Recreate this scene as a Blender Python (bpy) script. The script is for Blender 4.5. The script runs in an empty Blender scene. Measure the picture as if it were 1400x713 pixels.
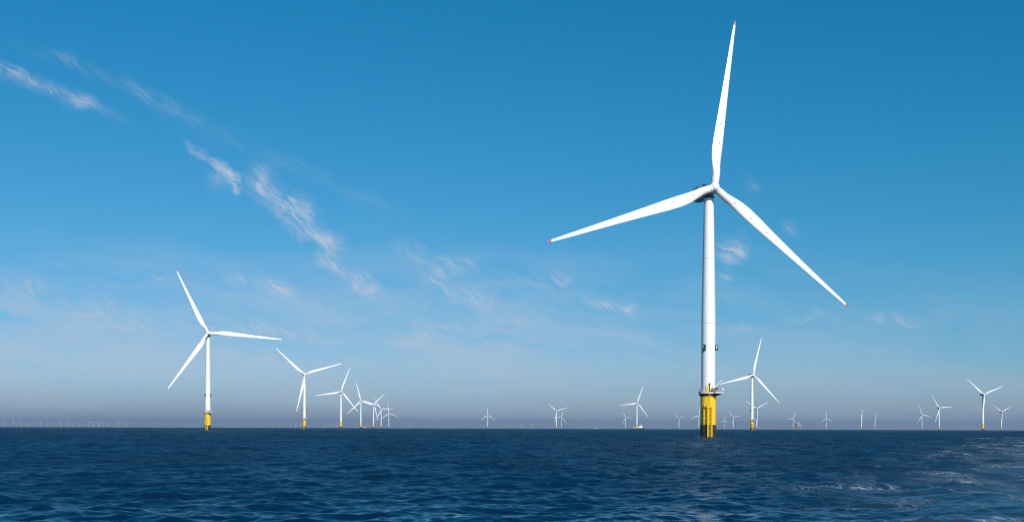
import bpy, bmesh, math, random
import numpy as np
from mathutils import Matrix, Vector
R = math.radians
random.seed(4)
rng = np.random.default_rng(11)
S = bpy.context.scene
C = S.collection

# ------------------------------------------------------------------ camera, world, sun, exposure
CAM_H = 3.28
cam_d = bpy.data.cameras.new('camera')
cam = bpy.data.objects.new('camera', cam_d)
C.objects.link(cam)
cam_d.sensor_width = 36.0
cam_d.lens = 36.0 * 1500 / 1400
cam_d.shift_y = (583.7 - 356.5) / 1400
cam_d.clip_start = 0.2
cam_d.clip_end = 200000
cam.matrix_world = Matrix.Translation((0, 0, CAM_H)) @ Matrix.Rotation(R(90), 4, 'X') @ Matrix.Rotation(R(0.19), 4, 'Z')
S.camera = cam

SUN_AZ = R(180 - 21)          # clockwise from +Y: behind the camera, to its right
SUN_EL = R(33)
sun_dir = Vector((math.sin(SUN_AZ) * math.cos(SUN_EL), math.cos(SUN_AZ) * math.cos(SUN_EL), math.sin(SUN_EL)))
sd = bpy.data.lights.new('sun', 'SUN')
sd.energy = 4.8
sd.angle = R(0.5)
sd.color = (1.0, 0.955, 0.89)
sun = bpy.data.objects.new('sun', sd)
sun.rotation_euler = sun_dir.to_track_quat('Z', 'Y').to_euler()
C.objects.link(sun)

S.view_settings.view_transform = 'Standard'
S.view_settings.look = 'None'
S.view_settings.exposure = 0.0
S.view_settings.gamma = 1.0
S.view_settings.use_curve_mapping = False
S.cycles.max_bounces = 6
S.cycles.transparent_max_bounces = 8
S.cycles.volume_bounces = 0
S.cycles.use_denoising = False
S.cycles.filter_width = 1.15

world = bpy.data.worlds.new('World')
S.world = world
world.use_nodes = True
SKY_STRENGTH = 0.08


class NT:
    """short hand for building node trees"""
    def __init__(s, tree):
        s.t = tree
        s.t.nodes.clear()

    def n(s, kind, props=None, **ins):
        nd = s.t.nodes.new(kind)
        for k, v in (props or {}).items():
            setattr(nd, k, v)
        for k, v in ins.items():
            key = int(k[1:]) if k[0] == 'i' and k[1:].isdigit() else k.replace('_', ' ')
            s.set(nd.inputs[key], v)
        return nd

    def set(s, sock, v):
        if isinstance(v, bpy.types.NodeSocket):
            s.t.links.new(v, sock)
        else:
            sock.default_value = v

    def m(s, op, a, b=0.0, c=0.0, clamp=False):
        nd = s.n('ShaderNodeMath', {'operation': op, 'use_clamp': clamp}, i0=a, i1=b, i2=c)
        return nd.outputs[0]

    def v(s, op, a, b=(0, 0, 0)):
        nd = s.n('ShaderNodeVectorMath', {'operation': op}, i0=a, i1=b)
        return nd.outputs[0]

    def scale(s, a, f):
        nd = s.n('ShaderNodeVectorMath', {'operation': 'SCALE'}, i0=a)
        s.set(nd.inputs['Scale'], f)
        return nd.outputs[0]

    def noise(s, vec, scale, detail=2.0, rough=0.5, dist=0.0):
        return s.n('ShaderNodeTexNoise', None, Vector=vec, Scale=scale, Detail=detail, Roughness=rough, Distortion=dist)

    def remap(s, x, a, b, c=0.0, d=1.0):
        nd = s.n('ShaderNodeMapRange', {'interpolation_type': 'SMOOTHSTEP'}, i0=x, i1=a, i2=b, i3=c, i4=d)
        return nd.outputs[0]

    def mix(s, f, a, b):
        nd = s.n('ShaderNodeMix', {'data_type': 'RGBA'})
        s.set(nd.inputs[0], f)
        s.set(nd.inputs[6], a)
        s.set(nd.inputs[7], b)
        return nd.outputs[2]


# cirrus: (u, v) centre and (half length, half width) and tilt are angles on the sky,
# written in units of 1/1500 rad east of / above the point straight ahead on the horizon
def wisps():
    W = []

    def seg(p0, p1, w, a):
        (x0, y0), (x1, y1) = p0, p1
        L = math.hypot(x1 - x0, y1 - y0)
        a = a * 0.88
        W.append(((x0 + x1) / 2, (y0 + y1) / 2, L * 0.8, w * 0.74, math.atan2(y1 - y0, x1 - x0), a))

    def at(u, v):
        return (u - 700, 583.7 - v)

    def path(pts, w, a):
        for p, q in zip(pts, pts[1:]):
            seg(at(*p), at(*q), w, a)
    path([(-30, 88), (60, 122), (155, 160)], 13, .62)
    path([(30, 66), (150, 108), (240, 152)], 15, .3)
    path([(200, 138), (330, 200), (440, 244), (550, 300)], 20, .24)
    path([(255, 200), (288, 218), (310, 238), (321, 252), (324, 268)], 9, .8)
    path([(285, 232), (314, 262)], 20, .4)
    path([(335, 238), (375, 268), (402, 300)], 26, .8)
    path([(395, 290), (440, 325), (468, 352)], 26, .72)
    path([(430, 352), (470, 372), (505, 388)], 13, .75)
    path([(488, 375), (524, 412)], 15, .5)
    path([(405, 270), (432, 292)], 20, .5)
    path([(385, 312), (440, 330)], 14, .5)
    path([(300, 376), (345, 384), (400, 400)], 13, .6)
    path([(370, 395), (470, 432)], 17, .45)
    path([(195, 380), (240, 384)], 6, .35)
    path([(530, 340), (575, 350), (625, 385)], 22, .42)
    path([(600, 352), (655, 358)], 18, .5)
    path([(570, 380), (630, 400), (680, 408)], 18, .55)
    path([(540, 420), (660, 440), (740, 430)], 28, .36)
    path([(690, 380), (790, 378)], 22, .32)
    path([(760, 378), (785, 388)], 12, .4)
    path([(800, 411), (840, 415), (878, 426)], 9, .85)
    path([(985, 345), (1022, 338)], 24, .95)
    path([(980, 376), (1005, 380)], 9, .6)
    path([(1065, 308), (1092, 310)], 11, .5)
    path([(1012, 248), (1044, 252)], 11, .32)
    path([(992, 441), (1034, 446)], 8, .65)
    path([(1080, 436), (1136, 428)], 8, .6)
    path([(1180, 430), (1225, 434), (1262, 442)], 10, .6)
    path([(1310, 455), (1400, 490)], 14, .25)
    path([(0, 392), (90, 408), (190, 430)], 22, .48)
    path([(100, 438), (260, 452), (420, 458)], 17, .42)
    path([(20, 474), (150, 470)], 12, .26)
    path([(300, 440), (500, 462), (650, 448)], 17, .36)
    path([(540, 480), (640, 490), (740, 482)], 32, .36)
    path([(770, 500), (880, 492)], 12, .32)
    path([(540, 520), (720, 512)], 26, .24)
    path([(25, 328), (62, 328)], 11, .24)
    path([(1115, 466), (1250, 480)], 12, .2)
    # small far cumulus tops standing on the horizon
    path([(555, 578), (560, 580)], 9, 1.1)
    path([(593, 580), (602, 578)], 9, 1.0)
    path([(628, 582), (648, 580)], 7, .6)
    return W


def build_world():
    t = NT(world.node_tree)
    d = t.n('ShaderNodeTexCoord').outputs['Generated']
    sky = t.n('ShaderNodeTexSky', {'sky_type': 'NISHITA', 'sun_disc': False, 'sun_elevation': SUN_EL,
                                   'sun_rotation': SUN_AZ, 'altitude': 0.0, 'air_density': 1.0,
                                   'dust_density': 0.0, 'ozone_density': 8.0},
              Vector=t.v('NORMALIZE', t.v('ADD', t.v('MULTIPLY', d, (1, 1, 0.76)), (0, 0, 0.025))))
    # the deep polarised blue of the photograph: the red light of the sky is held back
    rgb = t.n('ShaderNodeSeparateColor', None, Color=sky.outputs[0])
    keep = t.m('MINIMUM', t.m('MAXIMUM', t.m('MULTIPLY_ADD', rgb.outputs[0], 0.272, -0.204), 0.05), 0.9)
    red = t.m('MULTIPLY', rgb.outputs[0], keep)
    hs = t.n('ShaderNodeCombineColor', None, Red=red, Green=rgb.outputs[1], Blue=t.m('MULTIPLY', rgb.outputs[2], 1.05))
    sep = t.n('ShaderNodeSeparateXYZ', None, Vector=d)
    y = t.m('MAXIMUM', sep.outputs[1], 0.02)
    p = t.n('ShaderNodeCombineXYZ', None, X=t.m('MULTIPLY', t.m('DIVIDE', sep.outputs[0], y), 1500),
            Y=t.m('MULTIPLY', t.m('DIVIDE', sep.outputs[2], y), 1500), Z=0.0).outputs[0]
    warp = t.noise(p, 0.02, 2.5, 0.5)
    pw = t.v('ADD', p, t.v('MULTIPLY', t.v('SUBTRACT', warp.outputs[1], (.5, .5, .5)), (34.0, 34.0, 0.0)))
    acc = None
    for (x, yy, L, w, a, amp) in wisps():
        mp = t.n('ShaderNodeMapping', {'vector_type': 'TEXTURE'}, Vector=pw, Location=(x, yy, 0),
                 Rotation=(0, 0, a), Scale=(L, w * 1.7, 1))
        g = t.n('ShaderNodeTexGradient', {'gradient_type': 'SPHERICAL'}, Vector=mp.outputs[0]).outputs[1]
        if acc is None:
            acc = t.m('MULTIPLY', g, amp)
        else:
            acc = t.m('MULTIPLY_ADD', g, amp, acc)
    # fibres running along the wisps (down to the right) and a finer curl
    rotp = t.n('ShaderNodeMapping', {'vector_type': 'TEXTURE'}, Vector=pw, Rotation=(0, 0, R(-38)), Scale=(4.2, 0.8, 1)).outputs[0]
    fib = t.noise(rotp, 0.1, 6, 0.62, 0.5).outputs[0]
    curl = t.noise(pw, 0.035, 6, 0.62, 0.6).outputs[0]
    tex = t.m('MULTIPLY', t.remap(fib, 0.32, 0.68, 0.12, 1.5), t.remap(curl, 0.3, 0.65, 0.5, 1.2))
    alpha = t.m('MULTIPLY', t.remap(acc, 0.0, 1.0, 0, 1.0), tex, clamp=True)
    # thin veils lying low over the sea, drawn out into long streaks
    vp = t.n('ShaderNodeMapping', {'vector_type': 'TEXTURE'}, Vector=pw, Rotation=(0, 0, R(-7)), Scale=(300, 50, 1)).outputs[0]
    veil = t.noise(vp, 1.0, 6, 0.62, 0.4).outputs[0]
    vs = t.n('ShaderNodeSeparateXYZ', None, Vector=p)
    band = t.m('MULTIPLY', t.remap(vs.outputs[1], 5, 70), t.remap(vs.outputs[1], 290, 120))
    side = t.remap(vs.outputs[0], 520, -50, 0.3, 1.0)
    va = t.m('MULTIPLY', t.m('MULTIPLY', t.remap(veil, 0.36, 0.68), band), side)
    alpha = t.m('ADD', alpha, t.m('MULTIPLY', va, 0.6), clamp=True)
    alpha = t.m('MULTIPLY', alpha, t.remap(sep.outputs[1], 0.05, 0.3))
    cl = (0.52 / SKY_STRENGTH, 0.59 / SKY_STRENGTH, 0.70 / SKY_STRENGTH, 1)
    # grey horizon haze painted into the sky colour, beyond and above the near air
    haze_streak = t.noise(t.v('MULTIPLY', p, (0.002, 0.02, 1)), 1.0, 4, 0.6).outputs[0]
    da = t.m('MULTIPLY', t.remap(vs.outputs[1], 95, 0), t.remap(haze_streak, 0.3, 0.7, 0.5, 0.78))
    dc = (0.32 / SKY_STRENGTH, 0.37 / SKY_STRENGTH, 0.47 / SKY_STRENGTH, 1)
    low = t.mix(t.m('MULTIPLY', da, t.remap(sep.outputs[1], 0.05, 0.3)), hs.outputs[0], dc)
    col = t.mix(t.m('MULTIPLY', alpha, 0.78), low, cl)
    bg = t.n('ShaderNodeBackground', None, Color=col, Strength=SKY_STRENGTH)
    out = t.n('ShaderNodeOutputWorld', None, Surface=bg.outputs[0])


build_world()

# ------------------------------------------------------------------ helpers
RE = 6371000.0


def drop(x, y):
    return -(x * x + y * y) / (2 * RE)


def mat(name, build):
    m = bpy.data.materials.new(name)
    m.use_nodes = True
    t = NT(m.node_tree)
    b = t.n('ShaderNodeBsdfPrincipled')
    build(t, b)
    o = t.n('ShaderNodeOutputMaterial', None, Surface=b.outputs[0])
    return m


def paint(name, col, dirt=(0.25, 0.22, 0.18), amount=0.15, rough=0.4, scale=0.6, streak=6.0):
    """painted metal with faint vertical weathering streaks and blotches"""
    def f(t, b):
        co = t.n('ShaderNodeTexCoord').outputs['Object']
        a = t.noise(t.v('MULTIPLY', co, (streak, streak, 0.25)), scale, 4, 0.6).outputs[0]
        c = t.noise(co, scale * 2.3, 4, 0.6).outputs[0]
        k = t.m('MULTIPLY', t.m('MULTIPLY', t.remap(a, 0.45, 0.75), t.remap(c, 0.35, 0.7)), amount)
        t.set(b.inputs['Base Color'], t.mix(k, (*col, 1), (*dirt, 1)))
        t.set(b.inputs['Roughness'], t.m('MULTIPLY_ADD', c, 0.2, rough - 0.1))
    return mat(name, f)


M = {}
M['white'] = paint('white_paint', (0.82, 0.82, 0.81), (0.42, 0.40, 0.35), 0.3, 0.38, 0.8, 2.5)
M['blade'] = paint('blade_gelcoat', (0.80, 0.80, 0.79), (0.5, 0.48, 0.44), 0.12, 0.35, 0.3, 1.0)
M['yellow'] = paint('yellow_paint', (0.88, 0.56, 0.004), (0.30, 0.13, 0.01), 0.6, 0.42, 1.3, 3.0)
M['red'] = paint('red_paint', (0.55, 0.03, 0.03), (0.3, 0.05, 0.04), 0.2)
M['grey'] = paint('galvanised_steel', (0.42, 0.42, 0.41), (0.2, 0.18, 0.15), 0.4, 0.5)
M['pale'] = paint('pale_concrete_edge', (0.68, 0.63, 0.58), (0.4, 0.34, 0.28), 0.4, 0.7)
M['dark'] = paint('dark_steel', (0.035, 0.037, 0.04), (0.09, 0.05, 0.03), 0.4, 0.5)
M['nacelle'] = paint('nacelle_shell', (0.50, 0.51, 0.52), (0.3, 0.3, 0.3), 0.3, 0.4)
M['beige'] = paint('substation_cladding', (0.42, 0.37, 0.31), (0.2, 0.15, 0.1), 0.5, 0.6)
M['hull_red'] = paint('dark_red_hull', (0.12, 0.02, 0.02), (0.05, 0.02, 0.01), 0.5, 0.4)
M['hull_blue'] = paint('dark_hull', (0.02, 0.022, 0.035), (0.08, 0.04, 0.03), 0.4, 0.4)
M['glass'] = paint('dark_window', (0.02, 0.025, 0.03), (0.03, 0.03, 0.03), 0.2, 0.12)


def growth(t, b):
    co = t.n('ShaderNodeTexCoord').outputs['Object']
    a = t.noise(t.v('MULTIPLY', co, (1, 1, 0.5)), 1.4, 6, 0.65).outputs[0]
    c = t.mix(t.remap(a, 0.38, 0.68), (0.016, 0.015, 0.014, 1), (0.06, 0.055, 0.04, 1))
    t.set(b.inputs['Base Color'], c)
    b.inputs['Roughness'].default_value = 0.6
    bp = t.n('ShaderNodeBump', None, Strength=0.6, Distance=0.08, Height=a)
    t.set(b.inputs['Normal'], bp.outputs[0])


M['growth'] = mat('black_splash_coating', growth)


class MB:
    """collects shapes into one mesh"""
    def __init__(s):
        s.bm = bmesh.new()

    def _add(s, geom, mtx):
        bmesh.ops.transform(s.bm, matrix=mtx, verts=geom['verts'])
        return s

    def box(s, c, d, rot=None, bev=0.0):
        g = bmesh.ops.create_cube(s.bm, size=1.0)
        m = Matrix.Translation(c) @ (rot or Matrix.Identity(4)) @ Matrix.Diagonal((*d, 1))
        s._add(g, m)
        if bev:
            es = list({e for v in g['verts'] for e in v.link_edges})
            bmesh.ops.bevel(s.bm, geom=es, offset=bev, segments=2, affect='EDGES', profile=0.6)
        return s

    def tube(s, p, q, r, r2=None, n=12):
        p, q = Vector(p), Vector(q)
        L = (q - p).length
        g = bmesh.ops.create_cone(s.bm, cap_ends=True, segments=n, radius1=r, radius2=r if r2 is None else r2, depth=L)
        s._add(g, Matrix.Translation((p + q) / 2) @ (q - p).to_track_quat('Z', 'Y').to_matrix().to_4x4())
        return s

    def ball(s, c, r, sc=(1, 1, 1), n=16):
        g = bmesh.ops.create_uvsphere(s.bm, u_segments=n, v_segments=n // 2 + 2, radius=r)
        return s._add(g, Matrix.Translation(c) @ Matrix.Diagonal((*sc, 1)))

    def lathe(s, prof, n=48, close=True):
        rings = []
        for (r, z) in prof:
            rings.append([s.bm.verts.new((r * math.cos(2 * math.pi * i / n), r * math.sin(2 * math.pi * i / n), z)) for i in range(n)])
        return s._loft(rings, close)

    def _loft(s, rings, close=True):
        n = len(rings[0])
        for a, b in zip(rings, rings[1:]):
            for i in range(n):
                j = (i + 1) % n
                s.bm.faces.new((a[i], a[j], b[j], b[i]))
        if close:
            s.bm.faces.new(rings[0][::-1])
            s.bm.faces.new(rings[-1])
        return s

    def loft(s, rings):
        return s._loft([[s.bm.verts.new(p) for p in r] for r in rings])

    def prism(s, poly, z0, z1):
        return s.loft([[(x, y, z0) for x, y in poly], [(x, y, z1) for x, y in poly]])

    def mesh(s, name, m, smooth=True):
        bmesh.ops.recalc_face_normals(s.bm, faces=s.bm.faces)
        me = bpy.data.meshes.new(name)
        s.bm.to_mesh(me)
        s.bm.free()
        me.materials.append(m)
        if smooth:
            me.polygons.foreach_set('use_smooth', [True] * len(me.polygons))
            try:
                me.set_sharp_from_angle(angle=R(38))
            except Exception:
                pass
        return me


def put(name, me, parent=None, mtx=None):
    o = bpy.data.objects.new(name, me)
    C.objects.link(o)
    if parent:
        o.parent = parent
    if mtx is not None:
        o.matrix_local = mtx
    return o


def thing(name, label, cat, loc, rz=0.0, group=None):
    o = bpy.data.objects.new(name, None)
    o.empty_display_size = 2
    C.objects.link(o)
    o.location = loc
    o.rotation_euler = (0, 0, rz)
    o['label'] = label
    o['category'] = cat
    if group:
        o['group'] = group
    return o


# ------------------------------------------------------------------ the sea
def smooth01(x):
    x = np.clip(x, 0, 1)
    return x * x * (3 - 2 * x)


def vnoise(x, y, seed):
    """2-D value noise on numpy arrays"""
    xi, yi = np.floor(x).astype(np.int64), np.floor(y).astype(np.int64)
    fx, fy = smooth01(x - xi), smooth01(y - yi)

    def h(a, b):
        n = (a * 374761393 + b * 668265263 + seed * 974711) & 0xffffffff
        n = ((n ^ (n >> 13)) * 1274126177) & 0xffffffff
        return ((n ^ (n >> 16)) & 0xffff) / 65535.0
    return (h(xi, yi) * (1 - fx) + h(xi + 1, yi) * fx) * (1 - fy) + (h(xi, yi + 1) * (1 - fx) + h(xi + 1, yi + 1) * fx) * fy


def fbm(x, y, seed, o=4):
    s, a, tot = 0, 1.0, 0
    for k in range(o):
        s = s + a * vnoise(x * 2 ** k, y * 2 ** k, seed + k)
        tot += a
        a *= 0.55
    return s / tot


def build_sea():
    ang = np.concatenate([np.arange(-180, -50, 3.0), np.arange(-50, -28, 0.3), np.arange(-28, 28, 0.052),
                          np.arange(28, 50, 0.3), np.arange(50, 180, 3.0)])
    ang = np.radians(ang).astype(np.float64)

    def geo(a, b, k):
        n = int(math.log(b / a) / k)
        return a * np.exp(np.arange(n) * math.log(b / a) / n)
    rad = np.concatenate([[0.02], geo(1.0, 24, 0.06), geo(24, 110, 0.0036), np.arange(110, 420, 0.42), np.arange(420, 1300, 1.1), geo(1300, 7000, 0.015), geo(7000, 27000, 0.04), [27000.0]])
    na, nr = len(ang), len(rad)
    Rr, A = np.meshgrid(rad, ang, indexing='ij')
    X = Rr * np.sin(A)
    Y = Rr * np.cos(A)
    Z = -(Rr ** 2) / (2 * RE)
    dr = np.gradient(rad)
    da = np.gradient(ang)
    sp = np.maximum(dr[:, None] * np.ones((1, na)), Rr * np.abs(da)[None, :])      # local grid spacing
    last = int(np.searchsorted(rad, 2600))
    x, y, s = (q[:last].astype(np.float32) for q in (X, Y, sp))
    dx = np.zeros_like(x)
    dy = np.zeros_like(x)
    dz = np.zeros_like(x)
    # wake left by the boat: calmer, paler water to the right of a curved edge
    ye = np.array([0, 43, 64, 123, 250, 402, 700])
    xe = np.array([4, 13.8, 21.8, 49, 108, 188, 360])
    edge = np.interp(y, ye, xe)
    wn = fbm(x * 0.09, y * 0.05, 5, 3) - 0.5
    wd = (x - edge) / (3 + 0.05 * y) + wn * 2.2
    wake = smooth01(wd / 1.5 + 0.2) * smooth01((9.0 - wd) / 4.0) * smooth01((620 - y) / 200) * (y > 5)
    gust = 0.65 + 0.7 * fbm(x * 0.016, y * 0.011, 31, 3)
    N = 240
    lam = np.exp(rng.uniform(math.log(0.33), math.log(14.0), N))
    th = R(12) + rng.normal(0, 1, N) * R(30)
    th[:20] = rng.uniform(-math.pi, math.pi, 20) * 0.5
    ph = rng.uniform(0, 2 * math.pi, N)
    sl = 0.62 + 0.75 * np.exp(-(np.log(lam / 0.9) / 0.75) ** 2)
    VAR = 0.046
    sl *= math.sqrt(2 * VAR / (sl ** 2).sum())
    kept = np.zeros_like(x)
    srow = s.min(axis=1)
    for L, t, p, slope in zip(lam.tolist(), th.tolist(), ph.tolist(), sl.tolist()):
        k = 2 * math.pi / L
        ux, uy = -math.sin(t), math.cos(t)
        n = int((L / srow > 1.5).nonzero()[0].max()) + 1
        w = smooth01((L / s[:n] - 1.5) / 1.8)
        a = (slope / k) * w
        kept[:n] += w * w * (slope * slope / 2)
        if L < 4:
            a = a * gust[:n] * (1 - 0.5 * wake[:n])
        arg = k * (ux * x[:n] + uy * y[:n]) + p
        c, sn = np.cos(arg), np.sin(arg)
        dz[:n] += a * c
        dx[:n] -= 0.6 * a * ux * sn
        dy[:n] -= 0.6 * a * uy * sn
    X[:last] += dx
    Y[:last] += dy
    Z[:last] += dz
    # foam: broken crests along the wake edge and a few whitecaps
    foam = np.zeros_like(X)
    crest = smooth01((dz - 0.10) / 0.16)
    fn = fbm(x * 0.55, y * 0.22, 77, 4)
    lace = fbm(x * 1.6, y * 0.5, 91, 4)
    rim = np.exp(-((wd - 0.6) / 1.0) ** 2) * smooth01((560 - y) / 200) * (y > 25)
    foam_w = rim * smooth01((fn - 0.46) / 0.16) * (0.3 + 0.9 * crest) + wake * smooth01((fn - 0.55) / 0.15) * (0.18 + 0.8 * crest)
    caps = np.zeros_like(x)
    for (cx, cy, cr, cl) in [(-23.2, 43.5, 0.6, 0.9), (19.5, 61.5, 1.3, 4.0), (26.5, 63.0, 0.9, 1.5), (31.5, 66.0, 0.8, 1.5),
                             (44, 96, 1.3, 3.2), (36, 71, 1.0, 3.5), (14.0, 46.5, 1.0, 1.6), (17.5, 44.5, 0.6, 1.5), (34, 71, 1.1, 2.4)]:
        g = np.exp(-((x - cx) / cl) ** 2 - ((y - cy) / cr) ** 2)
        caps = np.maximum(caps, g * smooth01((lace - 0.36) / 0.22))
    pile = np.hypot(x - 71.0, y - 397.3) + 1.2 * (fbm(x * 0.8, y * 0.8, 12, 3) - 0.5)
    ring = smooth01((4.6 - pile) / 1.6) * smooth01((lace - 0.3) / 0.2)
    foam[:last] = np.clip(0.62 * foam_w + 0.55 * caps + 0.7 * ring, 0, 1)
    wk = np.zeros_like(X)
    streak = smooth01((fbm(x * 0.30, y * 0.10, 55, 4) - 0.36) / 0.3)
    wk[:last] = np.clip(wake * (0.25 + 0.6 * streak) + 0.55 * rim * (0.4 + 0.6 * streak), 0, 1)
    # what waves the mesh is too coarse to carry goes into the gloss instead
    chop = np.full_like(X, VAR)
    chop[:last] = VAR - kept
    nv = na * nr
    co = np.stack([X, Y, Z], -1).reshape(-1, 3).astype(np.float32)
    i = np.arange(nr - 1)[:, None] * na
    j = np.arange(na)[None, :]
    j2 = (j + 1) % na
    quads = np.stack([i + j, i + j2, i + na + j2, i + na + j], -1).reshape(-1, 4).astype(np.int32)
    quads = quads[:, ::-1]
    me = bpy.data.meshes.new('sea')
    me.vertices.add(nv)
    me.vertices.foreach_set('co', co.ravel())
    nf = len(quads)
    me.loops.add(nf * 4)
    me.loops.foreach_set('vertex_index', np.ascontiguousarray(quads).ravel())
    me.polygons.add(nf)
    me.polygons.foreach_set('loop_start', np.arange(nf, dtype=np.int32) * 4)
    me.polygons.foreach_set('use_smooth', np.ones(nf, dtype=bool))
    for nm, arr in (('foam', foam), ('wake', wk), ('chop', chop)):
        at = me.attributes.new(nm, 'FLOAT', 'POINT')
        at.data.foreach_set('value', arr.ravel().astype(np.float32))
    me.update(calc_edges=True)
    me.materials.append(M['water'])
    o = bpy.data.objects.new('sea', me)
    C.objects.link(o)
    o['kind'] = 'structure'
    return o


def water(t, b):
    g = t.n('ShaderNodeNewGeometry')
    pos, nrm = g.outputs['Position'], g.outputs['Normal']
    foam = t.n('ShaderNodeAttribute', {'attribute_name': 'foam'}).outputs['Fac']
    wake = t.n('ShaderNodeAttribute', {'attribute_name': 'wake'}).outputs['Fac']
    # ripples too small for the mesh tilt the surface directly
    total = None
    gust = t.remap(t.noise(t.v('MULTIPLY', pos, (0.07, 0.016, 0)), 1.0, 7, 0.68).outputs[0], 0.32, 0.68, 0.4, 1.6)
    for sc, amp, st in ((0.45, 0.12, (0.8, 1.6, 0)), (1.7, 0.17, (0.7, 1.5, 0)), (5.0, 0.16, (0.7, 1.2, 0))):
        c = t.noise(t.v('MULTIPLY', pos, st), sc, 2.0, 0.55).outputs[1]
        v = t.v('MULTIPLY', t.v('SUBTRACT', c, (0.5, 0.5, 0.5)), (amp * 0.75, amp, 0.0))
        total = v if total is None else t.v('ADD', total, v)
    total = t.scale(total, t.m('MULTIPLY', gust, t.m('MULTIPLY_ADD', wake, -0.5, 1.0)))
    n2 = t.v('NORMALIZE', t.v('ADD', nrm, total))
    fine = t.noise(t.v('MULTIPLY', pos, (1, 0.35, 1)), 4.0, 6, 0.72).outputs[0]
    fa = t.m('MULTIPLY', foam, t.remap(fine, 0.42, 0.58), clamp=True)
    deep = t.mix(t.m('MULTIPLY', wake, 0.5), (0.0008, 0.0145, 0.042, 1), (0.055, 0.08, 0.115, 1))
    t.set(b.inputs['Base Color'], t.mix(fa, deep, (0.46, 0.52, 0.60, 1)))
    chop = t.n('ShaderNodeAttribute', {'attribute_name': 'chop'}).outputs['Fac']
    ru = t.m('POWER', t.m('MULTIPLY_ADD', t.m('MULTIPLY', chop, gust), 1.6, 0.0001), 0.25)
    t.set(b.inputs['Roughness'], t.m('MULTIPLY_ADD', fa, 0.4, ru))
    b.inputs['IOR'].default_value = 1.33
    t.set(b.inputs['Normal'], n2)


M['water'] = mat('sea_water', water)
sea = build_sea()

# ------------------------------------------------------------------ wind turbines: shared meshes
HUB_Z = 89.0
OVER = 4.5
TILT = R(5)
YAW = R(15.5)
DECK = 16.2


def tower_r(z):
    return 2.52 if z < 42 else 2.52 - (z - 42) / (86.6 - 42) * 0.77


def blade_mesh(R0=64.5, n=28):
    st = [(0.0, 2.75, 1.0, 14), (2.2, 2.75, 1.0, 14), (4.5, 2.85, .9, 14), (8, 3.35, .58, 13), (11.5, 3.95, .40, 11.5), (14.5, 4.2, .33, 10),
          (19, 4.0, .27, 8), (25, 3.45, .24, 6), (32, 2.85, .21, 4), (40, 2.25, .19, 2.5), (48, 1.75, .18, 1.2), (55, 1.35, .17, .3), (60, 1.0, .16, -.5),
          (62.8, .72, .16, -1), (64.0, .42, .16, -1), (64.5, .12, .18, -1)]
    def ring(z, ch, th, tw):
        out = []
        rnd = smooth01(np.array((th - 0.35) / 0.6)).item()
        for i in range(n):
            a = 2 * math.pi * i / n
            # circle
            cx, cy = 0.5 * ch * math.cos(a), 0.5 * ch * math.sin(a)
            # aerofoil: leading edge towards +x
            xn = 0.5 * (1 - math.cos(a))        # 0 leading .. 1 trailing
            yt = 5 * th * (0.2969 * math.sqrt(max(xn, 0)) - 0.126 * xn - 0.3516 * xn ** 2 + 0.2843 * xn ** 3 - 0.1036 * xn ** 4)
            ax = (0.30 - xn) * ch
            ay = (yt if math.sin(a) >= 0 else -yt * 0.75) * ch
            x = rnd * cx + (1 - rnd) * ax
            y = rnd * cy + (1 - rnd) * ay
            c, s = math.cos(R(tw)), math.sin(R(tw))
            out.append((x * c - y * s, x * s + y * c - 0.0006 * z * z * 0.35, z))
        return out
    k = R0 / 64.5
    return [(z * k, ch, th, tw) for z, ch, th, tw in st], ring


def make_blade():
    st, ring = blade_mesh()
    zs = [s[0] for s in st]

    def at(z):
        return ring(z, *[float(np.interp(z, zs, [s[i] for s in st])) for i in (1, 2, 3)])
    body = [z for z in zs if z < 62.6]
    dense = sorted(set(body + list(np.arange(1, 62, 1.5)) + [62.9]))
    b = MB().loft([at(z) for z in dense]).mesh('blade', M['blade'])
    tip = MB().loft([at(z) for z in (62.905, 63.4, 64.0, 64.5)]).mesh('blade_tip', M['red'])
    dots = []
    for z in (9.0, 16.8, 24.2):
        r = at(z)
        # a round red mark glued to the front skin
        x = -0.1 * float(np.interp(z, zs, [s[1] for s in st]))
        yf = min(p[1] for p in r)
        dots.append(MB().tube((x, yf + 0.15, z), (x, yf - 0.03, z), 0.25, n=12).mesh('inspection_mark', M['red']))
    col = MB()
    col.lathe([(1.37, 1.75), (1.43, 1.76), (1.43, 1.95), (1.37, 1.96)], 32)
    return b, tip, dots, col.mesh('root_collar', M['grey'])


B_BLADE, B_TIP, B_DOT, B_COLLAR = make_blade()


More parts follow.
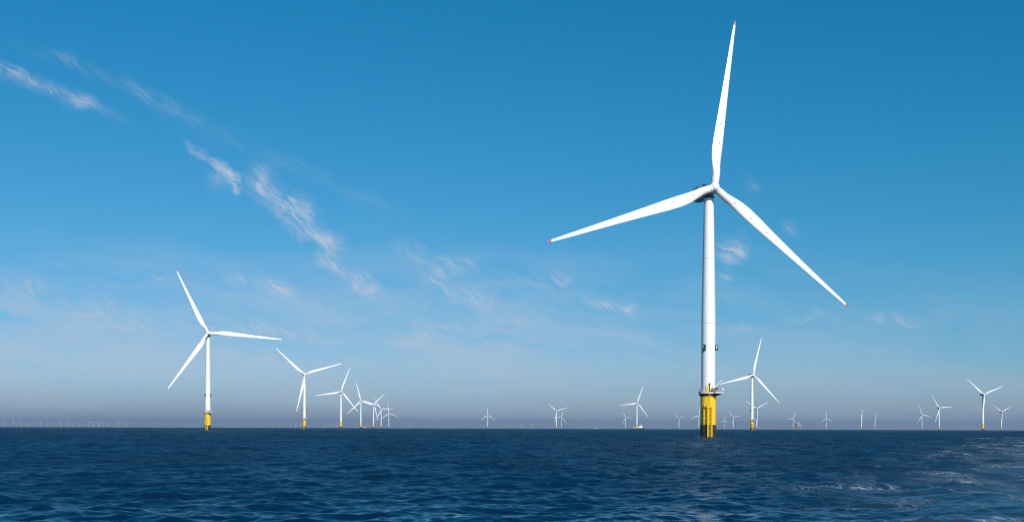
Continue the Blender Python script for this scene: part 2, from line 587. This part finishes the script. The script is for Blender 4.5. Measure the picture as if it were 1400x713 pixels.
def make_common():
    P = {}
    prof = [(tower_r(z), z) for z in [DECK - 0.3] + list(np.linspace(20, 42, 6)) + list(np.linspace(46, 86.4, 12))]
    P['tower'] = MB().lathe(prof, 64).mesh('tower', M['white'])
    P['seams'] = []
    for z in (41.0, 64.5):
        fl = MB()
        r = tower_r(z)
        fl.lathe([(r, z - .07), (r + .012, z - .06), (r + .012, z + .06), (r, z + .07)], 64)
        P['seams'].append(fl.mesh('flange_seam', M['grey']))
    P['tp'] = MB().lathe([(2.75, -9), (2.75, 15.8)], 64).mesh('transition_piece', M['yellow'])
    P['splash'] = MB().lathe([(2.76, -8.5), (2.84, -8), (2.84, 4.35), (2.76, 4.45)], 64).mesh('splash_zone', M['growth'])
    P['yaw'] = MB().lathe([(1.78, 86.3), (1.95, 86.35), (1.95, 87.0), (1.78, 87.05)], 48).mesh('yaw_ring', M['dark'])
    # nacelle: rounded box running downwind (+y) from the hub, origin at tower axis, hub height
    rings = []
    for (y, w, hh, zc) in [(-3.1, 1.5, 1.5, 0.0), (-2.9, 1.75, 1.75, 0.0), (-1.2, 1.95, 1.95, 0.0), (1.0, 2.0, 2.05, 0.05), (6.0, 2.0, 2.05, 0.1), (9.2, 1.9, 1.85, 0.2), (10.2, 1.6, 1.5, 0.3), (10.45, 1.2, 1.1, 0.3)]:
        r = []
        for i in range(32):
            a = 2 * math.pi * i / 32
            c, s = math.cos(a), math.sin(a)
            e = 0.62 if y > -1 else 0.9
            r.append((w * math.copysign(abs(c) ** e, c), y, zc + hh * math.copysign(abs(s) ** e, s)))
        rings.append(r)
    P['nacelle'] = MB().loft(rings).mesh('nacelle', M['nacelle'])
    h = MB().box((0, 7.4, 2.35), (3.4, 5.0, 0.12))
    for sx in (-1.65, 1.65):
        for y in (5.0, 6.6, 8.2, 9.8):
            h.tube((sx, y, 2.3), (sx, y, 3.5), 0.04, n=6)
        for z in (2.9, 3.5):
            h.tube((sx, 4.9, z), (sx, 9.9, z), 0.04, n=6)
        h.box((sx, 7.4, 2.75), (0.04, 4.8, 0.6))
    for z in (2.9, 3.5):
        h.tube((-1.65, 9.85, z), (1.65, 9.85, z), 0.04, n=6)
    P['hoist_platform'] = h.mesh('hoist_platform', M['dark'])
    P['cooler'] = MB().box((0, 3.2, 2.75), (3.0, 0.5, 1.3), bev=0.06).box((0, 3.2, 2.2), (2.0, 0.4, 0.6)).mesh('cooler', M['grey'])
    mast = MB().tube((-1.1, 9.3, 2.4), (-1.1, 9.3, 4.9), 0.05, n=6).tube((1.1, 9.3, 2.4), (1.1, 9.3, 4.6), 0.05, n=6).tube((-1.1, 9.3, 2.9), (1.1, 9.3, 2.9), 0.05, n=6)
    mast.ball((1.1, 9.3, 4.7), 0.16)
    P['mast'] = mast.mesh('wind_vane_mast', M['grey'])
    # hub: spinner, axis -y, origin at hub centre; three stubs grow out of it per rotor
    hb = MB()
    rings = []
    for (y, r) in [(2.0, 1.5), (1.7, 1.65), (0.6, 1.72), (-0.6, 1.7), (-1.3, 1.45), (-1.75, 1.0), (-1.95, 0.35)]:
        rings.append([(r * math.cos(2 * math.pi * i / 40), y, r * math.sin(2 * math.pi * i / 40)) for i in range(40)])
    hb.loft(rings)
    P['hub'] = hb.mesh('hub', M['blade'])
    # platform
    pl = MB().lathe([(2.76, 15.82), (3.5, 15.9), (3.55, 15.95), (3.55, 16.2), (2.2, 16.21)], 48)
    P['deck_far'] = pl.mesh('platform', M['pale'])
    poly = []
    for i in range(40):
        a = R(40) + R(250) * i / 39
        poly.append((3.55 * math.cos(a), 3.55 * math.sin(a)))
    poly += [(2.0, -4.35), (4.5, -4.4), (4.95, -3.7), (4.95, -1.2), (4.6, -0.3), (3.4, 1.3)]
    P['deck'] = MB().prism(poly, 15.74, 16.2).mesh('platform', M['pale'], smooth=False)
    br = MB().lathe([(2.78, 14.75), (2.9, 14.8), (3.4, 15.55), (3.42, 15.73), (2.78, 15.73)], 48)
    for (px, py, qx, qy) in ((1.2, -2.5, 2.3, -4.2), (2.1, -1.8, 4.2, -3.9), (2.65, -0.5, 4.6, -1.2)):
        nx, ny = (qy - py), -(qx - px)
        ln = math.hypot(nx, ny) * 10
        nx, ny = nx / ln, ny / ln
        br.loft([[(px - nx, py - ny, 14.8), (px + nx, py + ny, 14.8), (px + nx, py + ny, 15.73), (px - nx, py - ny, 15.73)],
                 [(qx - nx, qy - ny, 15.5), (qx + nx, qy + ny, 15.5), (qx + nx, qy + ny, 15.73), (qx - nx, qy - ny, 15.73)]])
    P['bracket'] = br.mesh('platform_bracket', M['dark'])  # dark colour also holds the shade under the deck
    rl = MB()
    rim = [Vector((x * 0.975, y * 0.975, 0)) for x, y in poly]
    cum, last = 0.0, None
    for a, b in zip(rim, rim[1:] + rim[:1]):
        for z in (16.75, 17.3):
            rl.tube((a.x, a.y, z), (b.x, b.y, z), 0.035, n=6)
        rl.tube((a.x, a.y, 16.3), (b.x, b.y, 16.3), 0.05, n=6)
        if last is None or (a - last).length > 1.05:
            rl.tube((a.x, a.y, 16.15), (a.x, a.y, 17.33), 0.04, n=6)
            last = a
    P['railing'] = rl.mesh('railing', M['grey'])
    dm = MB().box((-0.72, -2.56, 17.5), (0.95, 0.16, 2.3), bev=0.04)
    P['door'] = dm.mesh('door', M['yellow'])
    cr = MB().tube((2.15, -2.4, 16.2), (2.15, -2.4, 17.7), 0.22).tube((1.75, -2.45, 17.55), (4.35, -2.7, 20.55), 0.17, 0.12, n=10)
    cr.tube((4.3, -2.7, 20.5), (4.3, -2.7, 20.0), 0.06, n=6)
    P['crane'] = cr.mesh('davit_crane', M['white'])
    P['winch'] = MB().box((2.5, -2.6, 17.45), (1.1, 0.7, 0.95), bev=0.08).box((2.0, -2.7, 16.9), (0.5, 0.4, 0.7)).mesh('crane_winch', M['dark'])
    P['post'] = MB().tube((0.05, -3.0, 16.2), (0.05, -3.0, 19.3), 0.13).box((0.05, -3.0, 19.3), (0.5, 0.3, 0.3)).mesh('lamp_post', M['dark'])
    P['cabinet'] = MB().box((0.95, -2.95, 16.7), (0.75, 0.5, 1.0), bev=0.04).box((1.0, -2.95, 17.35), (0.35, 0.35, 0.6)).box((1.0, -2.95, 17.75), (0.2, 0.2, 0.4)).mesh('cabinet', M['dark'])
    P['raft'] = MB().tube((4.6, -3.4, 17.1), (4.6, -2.0, 17.1), 0.45, n=20).ball((4.6, -3.4, 17.1), 0.45, (1, .4, 1)).ball((4.6, -2.0, 17.1), 0.45, (1, .4, 1)).mesh('life_raft_canister', M['white'])
    # boat landing
    bl = MB()
    for x in (-0.78, 0.68):
        bl.tube((x, -3.6, -3), (x, -3.6, 11.0), 0.24, n=14)
        bl.ball((x, -3.6, 11.0), 0.24)
        for z in (1.2, 6.6, 10.6):
            bl.tube((x, -3.6, z), (x * 1.3, -2.6, z), 0.15, n=10)
    for z in (6.6, 10.6):
        bl.tube((-1.6, -2.95, z), (1.4, -2.95, z), 0.1, n=8)
    P['landing'] = bl.mesh('boat_landing', M['yellow'])
    ld = MB()
    for x in (-0.32, 0.22):
        ld.tube((x, -3.25, -1.5), (x, -3.25, 15.9), 0.05, n=6)
    z = -1.2
    while z < 15.8:
        ld.tube((-0.32, -3.25, z), (0.22, -3.25, z), 0.022, n=6)
        z += 0.32
    for z in (2, 6.6, 10.6, 14.5):
        for x in (-0.32, 0.22):
            ld.tube((x, -3.25, z), (x, -2.7, z), 0.04, n=6)
    P['ladder'] = ld.mesh('ladder', M['yellow'])
    P['rest'] = MB().box((-1.35, -3.35, 11.25), (0.9, 1.0, 0.12)).box((-1.35, -3.8, 11.8), (0.9, 0.05, 0.06)).box((-1.75, -3.35, 11.8), (0.05, 0.9, 0.06)).mesh('rest_platform', M['dark'])
    P['jtube'] = MB().tube((-1.95, -2.35, 4.9), (-1.95, -2.35, 11.3), 0.16, n=10).tube((-1.95, -2.35, 11.3), (-1.8, -2.0, 12.0), 0.16, n=10).mesh('cable_tube', M['yellow'])
    # obstruction lamp cage: origin on tower surface, looking out along -y
    cg = MB().box((0, -0.5, -0.98), (1.15, 0.95, 0.1)).box((0, -0.5, 0.98), (1.15, 0.95, 0.1)).box((0, -0.06, 0), (0.7, 0.12, 1.9))
    for x in (-.52, .52):
        for y in (-.1, -.92):
            cg.box((x, y, 0), (0.1, 0.1, 1.9))
        cg.box((x, -.5, -.35), (0.05, 0.9, 0.08)).box((x, -.5, .2), (0.05, 0.9, 0.08))
    cg.box((0, -.92, -.35), (1.1, 0.05, 0.08)).box((0, -.92, .2), (1.1, 0.05, 0.08))
    cg.box((0.3, -.5, -.1), (0.45, 0.7, 1.4))
    P['cage'] = cg.mesh('lamp_cage', M['dark'])
    P['cagelamp'] = MB().box((-0.22, -.55, 0.05), (0.4, 0.5, 1.2), bev=0.05).mesh('lamp', M['white'])
    return P


P = make_common()


def turbine(x, y, phis, label, detail, yaw=YAW, group=None):
    """phis: azimuths of the blades, degrees clockwise seen from upwind"""
    t = thing('wind_turbine', label, 'wind turbine', (x, y, drop(x, y)), 0, group)
    put('transition_piece', P['tp'], t)
    put('splash_zone', P['splash'], t)
    tw = put('tower', P['tower'], t)
    head = Matrix.Rotation(yaw, 4, 'Z') @ Matrix.Translation((0, 0, HUB_Z)) @ Matrix.Rotation(-TILT, 4, 'X')
    nc = put('nacelle', P['nacelle'], t, head)
    put('yaw_ring', P['yaw'], t)
    hubm = head @ Matrix.Translation((0, -OVER, 0))
    put('hub', P['hub'], t, hubm)
    for q in phis:
        ph, k = q if isinstance(q, tuple) else (q, 1.0)
        b = put('blade', B_BLADE, t, hubm @ Matrix.Rotation(R(ph), 4, 'Y') @ Matrix.Diagonal((1, 1, k, 1)))
        if detail >= 1:
            put('blade_tip', B_TIP, b)
        if detail >= 2:
            for dm in B_DOT:
                put('inspection_mark', dm, b)
            put('root_collar', B_COLLAR, b)
    put('hoist_platform', P['hoist_platform'], nc)
    if detail >= 1:
        put('cooler', P['cooler'], nc)
        put('wind_vane_mast', P['mast'], nc)
        d = put('platform', P['deck'], t)
        put('platform_bracket', P['bracket'], d)
        put('railing', P['railing'], d)
        put('davit_crane', P['crane'], d)
        put('crane_winch', P['winch'], d)
        put('cabinet', P['cabinet'], d)
        put('lamp_post', P['post'], d)
        put('life_raft_canister', P['raft'], d)
        put('door', P['door'], tw)
        for fm in P['seams']:
            put('flange_seam', fm, tw)
        bl = put('boat_landing', P['landing'], t)
        put('ladder', P['ladder'], bl)
        put('rest_platform', P['rest'], bl)
        put('cable_tube', P['jtube'], t)
        for a in (-42, 72, 195):
            m = Matrix.Translation((0, 0, 32.3)) @ Matrix.Rotation(R(a), 4, 'Z') @ Matrix.Translation((0, -2.52, 0))
            cg = put('lamp_cage', P['cage'], tw, m)
            # the lamp sits in the cage; kept one level down as a second child of the tower
            put('lamp', P['cagelamp'], tw, m)
    else:
        put('platform', P['deck_far'], t)
    return t


def tri(p):
    return (p, p + 120, p + 240)


G = 'offshore wind turbines of the farm'
turbine(71.0, 397.3, ((9.5, .98), (250.0, 1.05), (129.0, 1.035)),
        'tallest nearest white turbine with black and yellow base and red blade tips', 2, group=G)
T = [
    (-282.0, 1016.8, 94.0, 1, 'large white turbine on yellow base, one blade nearly level, first of the long row'),
    (-343.0, 1811.5, 72.5, 1, 'white turbine second in the long row, two blades raised in a wide V'),
    (-417.5, 2676.1, 20.5, 0, 'white turbine third in the long row, one blade level to the left'),
    (-489.1, 3547.8, 106.0, 0, 'white turbine fourth in the long row, just left of the dark red boat'),
    (-529.5, 4191.7, 44.5, 0, 'white turbine fifth in the long row, just right of the dark red boat'),
    (-620.5, 5199.8, 87.5, 0, 'small white turbine, last but one of the long row'),
    (-732.5, 6520.7, 113.0, 0, 'smallest hazy turbine at the far end of the long row'),
    (-166.7, 7488.2, 119.0, 0, 'lone small turbine, one blade straight up, between long row and close pair'),
    (226.3, 5599.7, 72.0, 0, 'taller turbine of the close overlapping pair'),
    (376.2, 8396.5, 22.0, 0, 'shorter turbine of the close overlapping pair, half behind the taller one'),
    (900.7, 8716.1, 94.0, 0, 'small pale turbine just behind the supply ship'),
    (427.4, 3758.0, 22.0, 0, 'mid-sized white turbine whose foot stands behind the supply ship'),
    (1373.9, 9026.8, 70.5, 0, 'small pale Y-bladed turbine between supply ship and tallest turbine'),
    (1208.6, 7101.0, 11.5, 0, 'small turbine tucked against the yellow base of the tallest turbine'),
    (2078.1, 10737.4, 9.5, 0, 'tiny faint turbine, one blade straight up, right beside the tallest turbine base'),
    (1641.7, 8137.8, 76.5, 0, 'small faint Y-bladed turbine just left of a yellow-footed white turbine'),
    (388.8, 1778.1, 15.5, 1, 'white turbine on yellow base standing next beyond the tallest turbine'),
    (1050.0, 4711.2, 62.0, 0, 'small turbine peeping out from behind the tower of a larger yellow-footed one'),
    (2286.8, 8932.6, 27.5, 0, 'small faint turbine beside the boxy substation'),
    (2436.9, 8510.8, 118.0, 0, 'small faint turbine, one blade straight up, next after the boxy substation'),
    (1881.9, 5911.6, 60.5, 0, 'taller of two slim turbines seen nearly edge-on'),
    (2390.1, 7228.2, 60.0, 0, 'shorter of two slim turbines seen nearly edge-on'),
    (2440.0, 6530.0, 99.5, 0, 'faint grey turbine left of the one with a level blade'),
    (1741.1, 4473.4, 84.5, 0, 'white turbine with one blade level to the right, near the pale wake'),
    (1173.7, 2734.6, 69.0, 0, 'white turbine with yellow foot, two blades in a V, beyond the pale wake'),
    (2372.6, 5319.7, 65.0, 0, 'small white turbine ending the line, beside a larger V-bladed one'),
]
for (x, y, p, det, lab) in T:
    yw = R(54) if 'edge-on' in lab else YAW
    ph = ((94, 1.055), (214, 1.0), (334, 1.0)) if p == 94.0 and det else tri(p)
    turbine(x, y, ph, lab, det, yw, G)


# the far farm: towers partly below the horizon, a few pixels each
def far_mesh(p):
    b = MB()
    b.lathe([(2.75, -9), (2.75, 16), (3.3, 16.1), (3.3, 16.4), (2.52, 16.5), (2.5, 42), (1.75, 87)], 12)
    b.box((0, 3.5, HUB_Z), (4, 12, 4), bev=0.4)
    st, ring = blade_mesh(n=8)
    for k in range(3):
        mt = Matrix.Translation((0, -OVER, HUB_Z)) @ Matrix.Rotation(R(p + 120 * k), 4, 'Y')
        b.loft([[mt @ Vector(q) for q in ring(*s)] for s in st[::2] + st[-1:]])
    b.ball((0, -OVER, HUB_Z), 2.0)
    return b.mesh('wind_turbine', M['white'])


FM = [far_mesh(p) for p in (3, 22, 45, 68, 92)]
far = [(5, 15.0), (18, 15.5), (29.3, 16.5), (39, 18), (45.7, 20), (49, 19), (55, 16.5), (64.6, 17), (74, 18.5), (83, 14.5), (92, 16.5),
       (99, 19), (107.5, 19), (114.6, 18.5), (121.4, 14.8), (128, 16.5), (135.4, 16), (141.4, 18.5), (147, 19.5), (159, 18.5), (164, 16.8),
       (171, 17.5), (174.6, 18)]
mid = [(382, 19), (390, 18.5), (397, 19.5), (404, 18), (411, 19), (443, 16.5), (447, 18), (451, 17), (456, 18.5), (461, 18), (486, 18), (502, 17.5), (690, 18.5), (697, 19), (714, 18.5), (728, 18)]
for lst, lab, grp in ((far, 'tiny hazy turbine of the far row on the horizon beside the long row', 'far hazy turbines at the horizon edge'),
                      (mid, 'tiny barely visible turbine low in the haze behind the long row', 'barely visible turbines in the haze')):
    for i, (u, km) in enumerate(lst):
        d = km * 1240.0
        a = (u - 700) / 1500
        y = d / math.sqrt(1 + a * a)
        x = a * y
        o = put('wind_turbine', FM[(i * 7 + int(u)) % 5])
        o.location = (x, y, drop(x, y))
        o.rotation_euler = (0, 0, YAW + R(random.uniform(-6, 6)))
        o['label'] = lab
        o['category'] = 'wind turbine'
        o['group'] = grp


# ------------------------------------------------------------------ ships and the substation
def hull(L, B, H, n=14):
    """ship hull, bow to +x, waterline at z=0"""
    rings = []
    for i in range(n + 1):
        t = i / n
        x = (t - 0.5) * L
        w = B / 2 * (1 - max(0, (t - 0.62) / 0.38) ** 2.2) * (0.9 + 0.1 * min(1, t * 6))
        w = max(w, 0.05)
        z1 = H * (1.0 + 0.55 * max(0, (t - 0.55) / 0.45) ** 1.6)
        fl = 0.80 if t > 0.6 else 0.94
        rings.append([(x - 0.06 * L * max(0, t - .7), -w * 0.55 * fl, -1.5), (x, -w * fl, 0), (x + 0.03 * L * max(0, t - .7), -w, z1), (x + 0.03 * L * max(0, t - .7), w, z1), (x, w * fl, 0), (x - 0.06 * L * max(0, t - .7), w * 0.55 * fl, -1.5)])
    return MB().loft(rings)


def ship(name, label, cat, x, y, rz, L, B, H, hullm, hm):
    t = thing(name, label, cat, (x, y, drop(x, y)), rz)
    put('hull', hull(L, B, H).mesh('hull', M[hullm]), t)
    s = L / 40.0
    w = MB()
    w.box((9 * s, 0, H + 1.9 * s), (13 * s, B * .8, 3.8 * s), bev=.2 * s).box((9.5 * s, 0, H + 5.2 * s), (10 * s, B * .7, 2.8 * s), bev=.2 * s)
    w.box((10.5 * s, 0, H + 7.9 * s), (6.5 * s, B * .6, 2.6 * s), bev=.25 * s)
    wh = put('wheelhouse', w.mesh('wheelhouse', M[hm]), t)
    g = MB().box((13.78 * s, 0, H + 8.2 * s), (0.12 * s, B * .54, 1.1 * s))
    for sy in (-1, 1):
        g.box((10.5 * s, sy * (B * .3 + 0.03 * s), H + 8.2 * s), (5.6 * s, 0.1 * s, 1.1 * s))
    put('window_band', g.mesh('window_band', M['glass']), wh)
    m = MB().tube((9 * s, 0, H + 9 * s), (9 * s, 0, H + 15 * s), .22 * s, .1 * s).tube((9 * s, -1.6 * s, H + 12 * s), (9 * s, 1.6 * s, H + 12 * s), .1 * s)
    put('mast', m.mesh('mast', M['grey']), t)
    d = MB().box((-8 * s, 0, H + .25 * s), (20 * s, B * .78, .5 * s)).box((-3 * s, 1.5 * s, H + 1.6 * s), (5 * s, 2.4 * s, 2.4 * s), bev=.1 * s).box((-12 * s, -1 * s, H + 1.5 * s), (4 * s, 2.4 * s, 2.2 * s), bev=.1 * s)
    put('cargo_deck', d.mesh('cargo_deck', M['pale']), t)
    c = MB().tube((1 * s, 2 * s, H), (1 * s, 2 * s, H + 6 * s), .5 * s).tube((1 * s, 2 * s, H + 6 * s), (-9 * s, 1 * s, H + 7.5 * s), .32 * s, .2 * s)
    put('deck_crane', c.mesh('deck_crane', M['yellow']), t)
    return t


def at(u, dist):
    a = (u - 700) / 1500
    return a * dist, dist


x, y = at(871.5, 3350)
ship('supply_ship', 'white and dark supply ship with tall wheelhouse, moored before a turbine foot', 'ship', x, y, R(-8), 40, 10, 3.2, 'hull_blue', 'white')
x, y = at(499.5, 3200)
ship('crew_boat', 'small dark red workboat with white cabin between two yellow turbine feet', 'boat', x, y, R(172), 13, 4.5, 1.7, 'hull_red', 'white')
x, y = at(814, 6600)
ship('crew_boat', 'tiny white boat alone on the horizon right of the close turbine pair', 'boat', x, y, R(10), 14, 4.6, 1.6, 'white', 'white')


def substation(x, y):
    t = thing('substation', 'boxy beige offshore substation on legs beside a small faint turbine', 'substation', (x, y, drop(x, y)), R(12))
    j = MB()
    for sx in (-1, 1):
        for sy in (-1, 1):
            j.tube((sx * 13, sy * 10, -12), (sx * 11, sy * 8.5, 22), 1.1)
    for (a, b) in (((-1, -1), (1, -1)), ((1, -1), (1, 1)), ((1, 1), (-1, 1)), ((-1, 1), (-1, -1))):
        j.tube((a[0] * 12.4, a[1] * 9.6, 0), (b[0] * 11.1, b[1] * 8.6, 20), .5)
        j.tube((b[0] * 12.4, b[1] * 9.6, 0), (a[0] * 11.1, a[1] * 8.6, 20), .5)
    put('jacket', j.mesh('jacket', M['beige']), t)
    d = MB()
    for z in (22.3, 29, 36):
        d.box((0, 0, z), (34, 26, .7))
    put('deck', d.mesh('deck', M['grey']), t)
    w = MB().box((1, 0, 25.6), (28, 21, 5.8), bev=.2).box((2, 0, 32.5), (27, 20, 6.2), bev=.2).box((3, 1, 39.3), (20, 14, 6), bev=.2)
    put('topside', w.mesh('topside', M['beige']), t)
    c = MB().tube((-10, -6, 36), (-10, -6, 46), .9).tube((-10, -6, 46), (6, -8, 51), .6, .3)
    put('crane', c.mesh('crane', M['white']), t)
    put('lattice_mast', MB().tube((9, 5, 42), (9, 5, 52), .5, .2).mesh('lattice_mast', M['grey']), t)


x, y = at(1091.3, 7200)
substation(x, y)

# ------------------------------------------------------------------ the air
HAZE = 6.3e-5


def haze():
    b = MB().box((0, 0, 52.5), (56000, 56000, 229))
    m = bpy.data.materials.new('haze')
    m.use_nodes = True
    t = NT(m.node_tree)
    v = t.n('ShaderNodeVolumePrincipled')
    v.inputs['Color'].default_value = (0.66, 0.76, 0.98, 1)
    v.inputs['Density'].default_value = HAZE
    v.inputs['Anisotropy'].default_value = 0.35
    t.n('ShaderNodeOutputMaterial', None, Volume=v.outputs[0])
    o = put('haze', b.mesh('haze', m, False))
    o['kind'] = 'stuff'


haze()
